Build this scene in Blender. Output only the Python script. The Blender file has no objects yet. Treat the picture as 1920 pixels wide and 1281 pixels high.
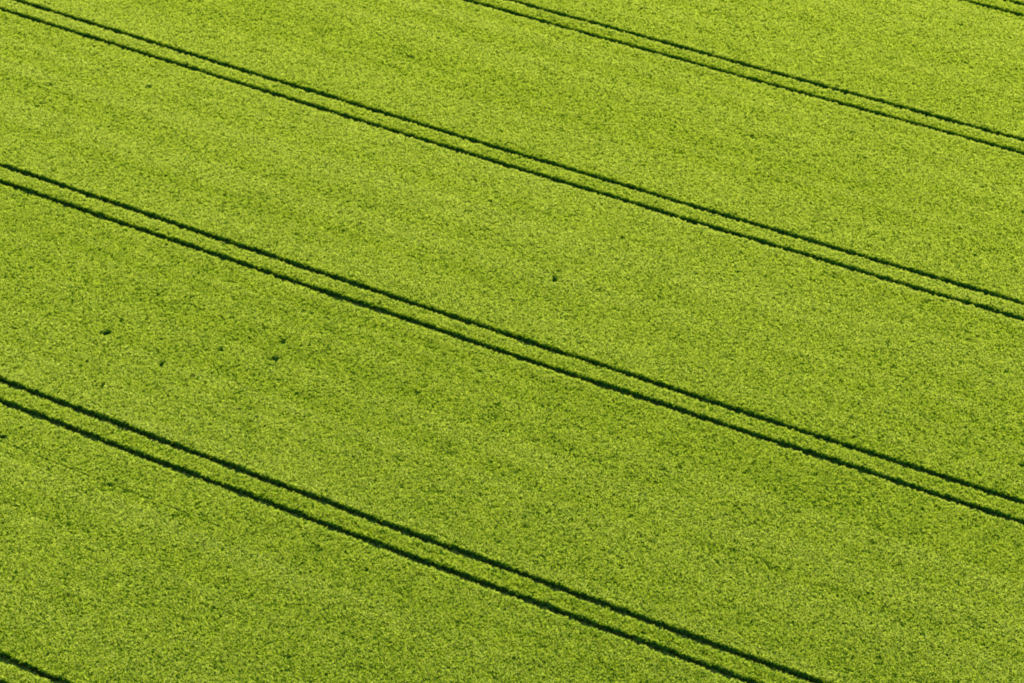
import bpy, math
import numpy as np
from mathutils import Matrix, Vector

# ------------------------------------------------------------------ camera, sky, sun, exposure
scene = bpy.context.scene
col = scene.collection
CROP_H = 0.50                      # mean height of the crop, metres
PITCH, ROLL, CAM_H = 0.795880244, 0.0284971218, 113.492 + CROP_H

cam_data = bpy.data.cameras.new('camera')
cam_data.sensor_width = 36.0
cam_data.lens = 36.0 * 3300.0 / 1920.0
cam_data.clip_start = 1.0
cam_data.clip_end = 20000.0
cam = bpy.data.objects.new('camera', cam_data)
col.objects.link(cam)
cam.matrix_world = (Matrix.Translation((0, 0, CAM_H)) @ Matrix.Rotation(math.pi / 2 - PITCH, 4, 'X')
                    @ Matrix.Rotation(ROLL, 4, 'Z'))
scene.camera = cam

SUN_EL, SUN_AZ = math.radians(50), math.radians(20)     # azimuth clockwise from +Y (the way the camera looks)
world = bpy.data.worlds.new('World')
scene.world = world
world.use_nodes = True
wn = world.node_tree.nodes
sky = wn.new('ShaderNodeTexSky')
sky.sky_type = 'NISHITA'
sky.sun_disc = False
sky.sun_elevation = SUN_EL
sky.sun_rotation = SUN_AZ
world.node_tree.links.new(sky.outputs['Color'], wn['Background'].inputs['Color'])
wn['Background'].inputs['Strength'].default_value = 0.05

sun_data = bpy.data.lights.new('sun', 'SUN')
sun_data.energy = 5.0
sun_data.angle = math.radians(0.5)
sun_data.color = (1.0, 0.97, 0.90)
sun = bpy.data.objects.new('sun', sun_data)
col.objects.link(sun)
to_sun = Vector((math.sin(SUN_AZ) * math.cos(SUN_EL), math.cos(SUN_AZ) * math.cos(SUN_EL), math.sin(SUN_EL)))
sun.rotation_euler = to_sun.to_track_quat('Z', 'Y').to_euler()
sun.location = to_sun * 300

scene.view_settings.view_transform = 'Standard'
scene.view_settings.look = 'None'
scene.view_settings.gamma = 1.0
scene.view_settings.exposure = 2.55
scene.cycles.filter_width = 2.05            # the photograph is a little soft

# ------------------------------------------------------------------ helpers
def mat(name):
    m = bpy.data.materials.new(name)
    m.use_nodes = True
    nt = m.node_tree
    nt.nodes.clear()
    out = nt.nodes.new('ShaderNodeOutputMaterial')
    def N(kind, **kw):
        n = nt.nodes.new(kind)
        for k, v in kw.items():
            if k.startswith('in_'):
                n.inputs[k[3:]].default_value = v
            else:
                setattr(n, k, v)
        return n
    return m, N, nt.links.new, out

def tag(o, **kw):
    for k, v in kw.items():
        o[k] = v
    return o

def ramp(N, stops):
    r = N('ShaderNodeValToRGB')
    e = r.color_ramp.elements
    while len(e) < len(stops):
        e.new(0.5)
    for el, (p, c) in zip(e, stops):
        el.position = p
        el.color = (*c, 1)
    return r

def plant_material(name, stops, transl, tint, gloss):
    """Green plant tissue: every blade has a tone (attribute tone), reflects and lets light through."""
    m, N, L, out = mat(name)
    a = N('ShaderNodeAttribute', attribute_name='tone')
    r = ramp(N, stops)
    L(a.outputs['Fac'], r.inputs['Fac'])
    d = N('ShaderNodeBsdfDiffuse')
    t = N('ShaderNodeBsdfTranslucent')
    mul = N('ShaderNodeMix', data_type='RGBA', blend_type='MULTIPLY')
    mul.inputs[0].default_value = 1.0
    L(r.outputs['Color'], mul.inputs[6])
    mul.inputs[7].default_value = (*tint, 1)
    L(r.outputs['Color'], d.inputs['Color'])
    L(mul.outputs[2], t.inputs['Color'])
    mx = N('ShaderNodeMixShader')
    mx.inputs[0].default_value = transl
    L(d.outputs[0], mx.inputs[1])
    L(t.outputs[0], mx.inputs[2])
    g = N('ShaderNodeBsdfGlossy')
    g.inputs['Roughness'].default_value = .5
    g.inputs['Color'].default_value = (1, 1, 1, 1)
    mg = N('ShaderNodeMixShader')
    mg.inputs[0].default_value = gloss
    L(mx.outputs[0], mg.inputs[1])
    L(g.outputs[0], mg.inputs[2])
    L(mg.outputs[0], out.inputs['Surface'])
    return m

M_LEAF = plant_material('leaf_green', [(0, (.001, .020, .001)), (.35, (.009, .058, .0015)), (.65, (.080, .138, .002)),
                                       (1, (.225, .285, .004))], .42, (1.3, 1.4, .6), 0.0)  # dark stops hold painted shade for low leaves and stems
M_EAR = plant_material('ear_yellow_green', [(0, (.210, .270, .006)), (.5, (.304, .350, .040)), (1, (.378, .413, .092))],
                       .42, (1.17, 1.2, .7), 0.010)

# the field is drilled along these axes: u runs along the wheel tracks, o across them
AZ = -1.17286924
TX, TY = math.sin(AZ), math.cos(AZ)
NX, NY = math.cos(AZ), -math.sin(AZ)
def to_xy(u, o):
    return u * TX + o * NX, u * TY + o * NY
def to_uo(x, y):
    return x * TX + y * TY, x * NX + y * NY
def bend(u):                                   # the tractor did not drive quite straight
    w = (u + 60) / 50
    return -1.1512 * w + 0.2699 * w * w

rng = np.random.default_rng(7)
class Noise:
    """smooth value noise in [-1, 1] on a wrapped lattice"""
    def __init__(self, cell_u, cell_o, n=512):
        self.cu, self.co, self.n = cell_u, cell_o, n
        self.t = rng.uniform(-1, 1, (n, n)).astype(np.float32)
    def __call__(self, u, o):
        a, b = u / self.cu + 1000, o / self.co + 1000
        i, j = np.floor(a).astype(np.int64), np.floor(b).astype(np.int64)
        fa, fb = a - i, b - j
        fa, fb = fa * fa * (3 - 2 * fa), fb * fb * (3 - 2 * fb)
        n, t = self.n, self.t
        i0, j0, i1, j1 = i % n, j % n, (i + 1) % n, (j + 1) % n
        return (t[i0, j0] * (1 - fa) + t[i1, j0] * fa) * (1 - fb) + (t[i0, j1] * (1 - fa) + t[i1, j1] * fa) * fb

GAUGE, GAP = 2.112, 0.66
PAIRS = [(175.325, 'top right corner'), (151.227, ''), (127.160, ''), (103.306, ''), (79.195, ''), (55.381, '')]
TRACKS = []
for c, _ in PAIRS:
    TRACKS += [c + GAUGE / 2 + .05, c - GAUGE / 2 + .05]
wob = [Noise(5.0, 1e6, 256) for _ in TRACKS]
wob2 = [Noise(.62, 1e6, 2048) for _ in TRACKS]
wob3 = [Noise(.17, 1e6, 4096) for _ in TRACKS]
def track_o(i, u):
    return TRACKS[i] + bend(u) + .045 * wob[i](u, 0 * u)

# ------------------------------------------------------------------ ground and wheel tracks (structure)
m_soil, N, L, out = mat('soil')
geo = N('ShaderNodeNewGeometry')
n1 = N('ShaderNodeTexNoise', in_Scale=1.3, in_Detail=8.0)
n2 = N('ShaderNodeTexNoise', in_Scale=0.02, in_Detail=5.0)
L(geo.outputs['Position'], n1.inputs['Vector'])
L(geo.outputs['Position'], n2.inputs['Vector'])
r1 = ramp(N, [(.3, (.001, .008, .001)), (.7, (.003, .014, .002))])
r2 = ramp(N, [(.3, (.075, .110, .012)), (.7, (.115, .150, .018))])
L(n1.outputs['Fac'], r1.inputs['Fac'])
L(n2.outputs['Fac'], r2.inputs['Fac'])
ln = N('ShaderNodeVectorMath', operation='DISTANCE')
ln.inputs[1].default_value = (0, 115, 0)
L(geo.outputs['Position'], ln.inputs[0])
mr = N('ShaderNodeMapRange')
mr.inputs['From Min'].default_value = 120
mr.inputs['From Max'].default_value = 145
L(ln.outputs['Value'], mr.inputs['Value'])
mx = N('ShaderNodeMix', data_type='RGBA')
L(mr.outputs['Result'], mx.inputs[0])
L(r1.outputs['Color'], mx.inputs[6])
L(r2.outputs['Color'], mx.inputs[7])
bs = N('ShaderNodeBsdfPrincipled', in_Roughness=.95)
bs.inputs['Specular IOR Level'].default_value = 0.0
L(mx.outputs[2], bs.inputs['Base Color'])
bp = N('ShaderNodeBump', in_Strength=.6, in_Distance=.05)
L(n1.outputs['Fac'], bp.inputs['Height'])
L(bp.outputs['Normal'], bs.inputs['Normal'])
L(bs.outputs[0], out.inputs['Surface'])

me = bpy.data.meshes.new('ground')
R = 6000
me.from_pydata([(-R, -R, 0), (R, -R, 0), (R, R, 0), (-R, R, 0)], [], [(0, 1, 2, 3)])
me.materials.append(m_soil)
ground = bpy.data.objects.new('ground', me)
col.objects.link(ground)
tag(ground, kind='structure', label='dark soil showing in the gaps under the green crop', category='ground')

m_track, N, L, out = mat('packed_soil')
geo = N('ShaderNodeNewGeometry')
n1 = N('ShaderNodeTexNoise', in_Scale=3.0, in_Detail=7.0)
L(geo.outputs['Position'], n1.inputs['Vector'])
r1 = ramp(N, [(.35, (.001, .007, .001)), (.55, (.005, .008, .002)), (.7, (.003, .012, .001))])
L(n1.outputs['Fac'], r1.inputs['Fac'])
bs = N('ShaderNodeBsdfPrincipled', in_Roughness=.85)
bs.inputs['Specular IOR Level'].default_value = 0.0
L(r1.outputs['Color'], bs.inputs['Base Color'])
bp = N('ShaderNodeBump', in_Strength=.5, in_Distance=.03)
L(n1.outputs['Fac'], bp.inputs['Height'])
L(bp.outputs['Normal'], bs.inputs['Normal'])
L(bs.outputs[0], out.inputs['Surface'])

TRACK_LABEL = [
    'far wheel track of the pair crossing the top right corner of the field',
    'near wheel track of the pair crossing the top right corner of the field',
    'far wheel track of the pair from the middle of the top edge to the right edge',
    'near wheel track of the pair from the middle of the top edge to the right edge',
    'far wheel track of the pair from the top left corner to the middle of the right edge',
    'near wheel track of the pair from the top left corner to the middle of the right edge',
    'far wheel track of the pair through the middle of the field to the lower right edge',
    'near wheel track of the pair through the middle of the field to the lower right edge',
    'far wheel track of the pair from the lower left edge to the bottom edge',
    'near wheel track of the pair from the lower left edge to the bottom edge',
    'far wheel track of the pair cutting the bottom left corner',
    'near wheel track of the pair cutting the bottom left corner, barely in frame',
]
us = np.arange(-90, 185, .4)
prof = [(-.30, .006), (-.21, .045), (-.13, .012), (0, .022), (.13, .010), (.21, .04), (.30, .006)]
for i in range(len(TRACKS)):
    co = track_o(i, us)
    v, f = [], []
    for k, (u, c) in enumerate(zip(us, co)):
        for j, (d, z) in enumerate(prof):
            x, y = to_xy(u, c + d)
            lug = .012 if (k + (j > 3)) % 2 and 1 < j < 5 else 0
            v.append((x, y, z + lug + (rng.uniform(0, .015) if 0 < j < 6 else 0)))
        if k:
            b = k * 7
            f += [(b - 7 + j, b + j, b + j + 1, b - 6 + j) for j in range(6)]
    me = bpy.data.meshes.new('wheel_track')
    me.from_pydata(v, [], f)
    me.materials.append(m_track)
    t = bpy.data.objects.new('wheel_track', me)
    col.objects.link(t)
    tag(t, kind='structure', label=TRACK_LABEL[i], category='wheel track', group='tractor wheel tracks through the crop')

# ------------------------------------------------------------------ the crop (nobody could count it: one object)
def hull_area(margin):
    """corners of the ground the camera sees, pushed out by margin metres"""
    c = np.array([(-57.5, 161.6), (56.5, 167.2), (39.8, 76.2), (-37.8, 73.6)])
    m = c.mean(0)
    d = c - m
    return m + d * (1 + margin / np.linalg.norm(d, axis=1, keepdims=True))
def inside(x, y, q):
    s = np.ones(len(x), bool)
    for k in range(4):
        (ax, ay), (bx, by) = q[k], q[(k + 1) % 4]
        s &= (bx - ax) * (y - ay) - (by - ay) * (x - ax) <= 0
    return s

n_hi, n_mid, n_lo, n_band, n_dens = Noise(.5, .36, 1024), Noise(2.4, 1.5), Noise(34, 9), Noise(60, 1.1), Noise(.20, .17, 4096)
n_edge = Noise(.13, .17, 2048)
# bare spots where the seed failed: (x, y, radius along, radius across) read on the ground
def ray_ground(px, py):
    x, y = (px - 960) / 3300, -(py - 640.5) / 3300
    c, s = math.cos(ROLL), math.sin(ROLL)
    x, y = c * x - s * y, s * x + c * y
    dy, dz = math.cos(PITCH) + y * math.sin(PITCH), -math.sin(PITCH) + y * math.cos(PITCH)
    t = -(CAM_H - CROP_H) / dz
    return x * t, dy * t
SPOTS = [(200, 623, 16, 6), (515, 671, 16, 7), (531, 640, 8, 6), (413, 654, 7, 6), (304, 682, 8, 8), (360, 706, 8, 6),
         (192, 722, 7, 7), (448, 737, 5, 5), (163, 679, 5, 5), (1041, 523, 11, 9), (1122, 545, 9, 5), (1160, 824, 6, 6),
         (1198, 1002, 8, 7), (95, 160, 9, 5), (70, 199, 7, 6), (280, 163, 9, 5), (348, 122, 9, 7), (276, 100, 9, 6),
         (768, 107, 14, 6), (1917, 871, 7, 7), (5, 818, 14, 4), (184, 899, 7, 5), (210, 909, 7, 6), (265, 932, 9, 5),
         (227, 1223, 9, 7), (244, 1240, 5, 8), (687, 1069, 6, 5), (313, 458, 5, 4), (234, 467, 4, 4), (1635, 1016, 8, 7),
         (1413, 1028, 5, 10), (1691, 1170, 6, 7), (1794, 1092, 7, 6), (1168, 446, 7, 5), (1030, 400, 7, 5), (1062, 596, 6, 7),
         (1410, 256, 8, 5), (30, 690, 9, 5), (1730, 1190, 9, 5), (1345, 1055, 6, 6), (620, 1100, 6, 5), (1000, 1240, 6, 6)]
BARE = {(200, 623), (515, 671), (531, 640), (413, 654), (304, 682), (192, 722), (1041, 523), (1917, 871), (5, 818), (348, 122)}
spots = []
for px, py, w, hh in SPOTS:
    x, y = ray_ground(px, py)
    m = (x * x + y * y + CAM_H ** 2) ** .5 / 3300          # metres per photograph pixel there
    bare = (px, py) in BARE                                  # the others only stand lower than the rest
    spots.append((x, y, w * m * .55, hh * m * .85, bare))

row_o = np.array([o - bend(u) for u, o in (to_uo(*ray_ground(*p)) for p in ((60, 850), (210, 909), (280, 936)))]).mean()
row_u = to_uo(*ray_ground(0, 818))[0]

def field(x, y):
    """height factor and stand of the crop at a place (0 = bare)"""
    u, o = to_uo(x, y)
    keep = np.ones(len(x), bool)
    edge = np.full(len(x), 9.0)
    for i in range(len(TRACKS)):
        d = np.abs(o - track_o(i, u)) - GAP / 2 - (.075 * wob2[i](u, 0 * u) + .07 * wob3[i](u, 0 * u))
        keep &= d > 0
        edge = np.minimum(edge, d)
    h = 1 + .02 * n_lo(u, o) + .015 * n_mid(u, o) + .05 * n_hi(u, o) + .04 * n_band(u, o)
    h *= 1 + np.where(edge < .3, .25, .03) * n_edge(u, o) - .16 * np.exp(-np.maximum(edge, 0) / .09)
    pore = n_dens(u, o) + .12 * n_hi(u, o) + .02 * n_lo(u, o) + .02 * n_mid(u, o) + .08 * n_band(u, o)
    h *= np.where(pore < -.50, .83, 1.0) * np.where(pore < -.86, .74, 1.0)
    for sx, sy, rx, ry, bare in spots:
        k = np.flatnonzero((np.abs(x - sx) < rx * 3) & (np.abs(y - sy) < ry * 3))
        q = ((x[k] - sx) / rx) ** 2 + ((y[k] - sy) / ry) ** 2
        q = q * (1 + .55 * n_edge(u[k] * .7, o[k] * .7)) + .35 * n_edge(u[k], o[k])
        h[k] *= np.where(q < (2.0 if bare else 1.3), .80 if bare else .66, 1.0)
        if bare:
            keep[k] &= q > 1
    near = np.abs(o - bend(u) - row_o - .05 * wob[0](u, 0 * u)) < .085
    h *= np.where(near & (u > row_u - 22) & (n_hi(u, o) + n_mid(u, o) > -.35), .72, 1.0)
    return keep, h * (1 + .05 * n_dens(u, o)), edge, u, o

V, TONE, MATI = [], [], []
def kites(base, mid, tip, wdir, width, tone, m):
    """one narrow folded blade each: base, two shoulders, tip"""
    q = np.empty((len(base), 4, 3), np.float32)
    q[:, 0] = base
    q[:, 1] = mid - wdir * width[:, None] / 2
    q[:, 2] = mid + wdir * width[:, None] / 2
    q[:, 3] = tip
    V.append(q)
    TONE.append(np.clip(tone, 0, 1).astype(np.float32))
    MATI.append(np.full(len(base), m, np.int32))

def scatter(poly, density, hole=None):
    lo, hi = poly.min(0), poly.max(0)
    n = int((hi - lo).prod() * density)
    x, y = rng.uniform(lo[0], hi[0], n), rng.uniform(lo[1], hi[1], n)
    s = inside(x, y, poly)
    if hole is not None:
        s &= ~inside(x, y, hole)
    return x[s], y[s]

def unit(v):
    return v / np.linalg.norm(v, axis=1, keepdims=True)
def vec(x, y, z):
    return np.stack([x, y, np.broadcast_to(z, x.shape)], 1)

def leaves(x, y, size=1.0):
    k, h, edge, u, o = field(x, y)
    x, y, h, u, o, edge = x[k], y[k], h[k], u[k], o[k], edge[k]
    n = len(x)
    a = rng.uniform(0, 2 * np.pi, n)
    H = CROP_H * h
    z0 = H * rng.uniform(.15, .62, n)
    ln = rng.uniform(.20, .36, n) * size
    out_ = rng.uniform(.25, .75, n) * ln
    base = vec(x, y, z0)
    up = np.minimum(np.sqrt(np.maximum(ln ** 2 - out_ ** 2, 0)), H * .93 - z0)
    mid = base + vec(np.cos(a) * out_ * .5, np.sin(a) * out_ * .5, up * .8)
    tip = base + vec(np.cos(a) * out_, np.sin(a) * out_, up * rng.uniform(.55, 1.08, n))
    wd = vec(-np.sin(a), np.cos(a), rng.uniform(-.4, .4, n))
    tone = .12 + .06 * n_mid(u, o) + .12 * n_dens(u, o) + rng.normal(0, .06, n) + 1.7 * (z0 / H - .15)     # canopy shade painted into the tone: leaves darken towards the ground
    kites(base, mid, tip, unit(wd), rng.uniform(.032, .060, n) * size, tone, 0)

def ears(x, y, size=1.0):
    k, h, edge, u, o = field(x, y)
    k &= rng.uniform(0, 1, len(x)) < np.where(h < .8, .5, 1.0)
    x, y, h, u, o = x[k], y[k], h[k], u[k], o[k]
    n = len(x)
    H = CROP_H * h * rng.normal(1.0, .045, n)
    a = rng.uniform(0, 2 * np.pi, n)
    tilt = rng.uniform(.15, 1.0, n)
    ln = rng.uniform(.10, .17, n) * size
    ax = vec(np.cos(a) * np.sin(tilt), np.sin(a) * np.sin(tilt), np.cos(tilt))
    b = rng.uniform(0, 2 * np.pi, n)
    wd = unit(np.cross(ax, vec(np.cos(b), np.sin(b), rng.uniform(-.6, .6, n))))
    top = vec(x, y, H)
    tone = .5 + .05 * n_mid(u, o) + .03 * n_lo(u, o) + .16 * n_band(u, o) + .06 * n_hi(u, o) + .17 * n_dens(u, o) + rng.normal(0, .09, n)
    kites(top - ax * ln[:, None] * .6, top - ax * ln[:, None] * .1, top + ax * ln[:, None] * .4, wd,
          rng.uniform(.030, .050, n) * size, tone, 1)

def stalks(x, y):
    """stems, seen where a wheel track opens the stand"""
    k, h, edge, u, o = field(x, y)
    k &= edge < .45
    x, y, h, u, o = x[k], y[k], h[k], u[k], o[k]
    n = len(x)
    a = rng.uniform(0, 2 * np.pi, n)
    H = CROP_H * h
    l = rng.uniform(0, .07, n)
    base = vec(x, y, 0.0)
    tip = vec(x + np.cos(a) * l, y + np.sin(a) * l, H * .97)
    b = rng.uniform(0, 2 * np.pi, n)
    kites(base, base * .45 + tip * .55, tip, vec(np.cos(b), np.sin(b), 0.0), rng.uniform(.012, .026, n),
          .24 + rng.normal(0, .18, n), 0)

dense, rim = hull_area(9.0), hull_area(50.0)
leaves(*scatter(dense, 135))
ears(*scatter(dense, 270))
stalks(*scatter(dense, 150))
def edge_rows(density):                       # plants beside a wheel track grow bushier
    n = int(280 * .3 * density)
    us_, os_ = [], []
    for i in range(len(TRACKS)):
        u = rng.uniform(-70, 160, n * 2)
        os_.append(track_o(i, u) + rng.choice([-1, 1], n * 2) * (GAP / 2 + rng.uniform(0, .3, n * 2)))
        us_.append(u)
    x, y = to_xy(np.concatenate(us_), np.concatenate(os_))
    k = inside(x, y, dense)
    return x[k], y[k]
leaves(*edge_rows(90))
ears(*edge_rows(110))
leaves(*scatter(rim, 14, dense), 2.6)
ears(*scatter(rim, 12, dense), 2.6)
# short trampled shoots left in the wheel tracks
for i in range(len(TRACKS)):
    n = 1500
    u = rng.uniform(-60, 150, n)
    o = track_o(i, u) + rng.normal(0, .13, n)
    x, y = to_xy(u, o)
    a, l = rng.uniform(0, 2 * np.pi, n), rng.uniform(.06, .16, n)
    base = vec(x, y, .02)
    kites(base, base + vec(np.cos(a) * l * .5, np.sin(a) * l * .5, .05), base + vec(np.cos(a) * l, np.sin(a) * l, .06),
          vec(-np.sin(a), np.cos(a), 0.0), rng.uniform(.015, .03, n), rng.uniform(.0, .6, n), 0)

V = np.concatenate(V)
TONE = np.concatenate(TONE)
MATI = np.concatenate(MATI)
n = len(V)
print('blades', n)
me = bpy.data.meshes.new('cereal_crop')
me.vertices.add(n * 4)
me.vertices.foreach_set('co', V.reshape(-1))
b = (np.arange(n, dtype=np.int32) * 4)[:, None]
loops = np.concatenate([b, b + 2, b + 1, b + 1, b + 2, b + 3], 1).reshape(-1).astype(np.int32)
me.loops.add(n * 6)
me.loops.foreach_set('vertex_index', loops)
me.polygons.add(n * 2)
me.polygons.foreach_set('loop_start', np.arange(0, n * 6, 3, dtype=np.int32))
me.materials.append(M_LEAF)
me.materials.append(M_EAR)
me.polygons.foreach_set('material_index', np.repeat(MATI, 2))
at = me.attributes.new('tone', 'FLOAT', 'FACE')
at.data.foreach_set('value', np.repeat(TONE, 2))
me.update(calc_edges=True)
crop = bpy.data.objects.new('cereal_crop', me)
col.objects.link(crop)
tag(crop, kind='stuff', label='bright yellow-green young cereal crop covering the whole field between the wheel tracks', category='crop')
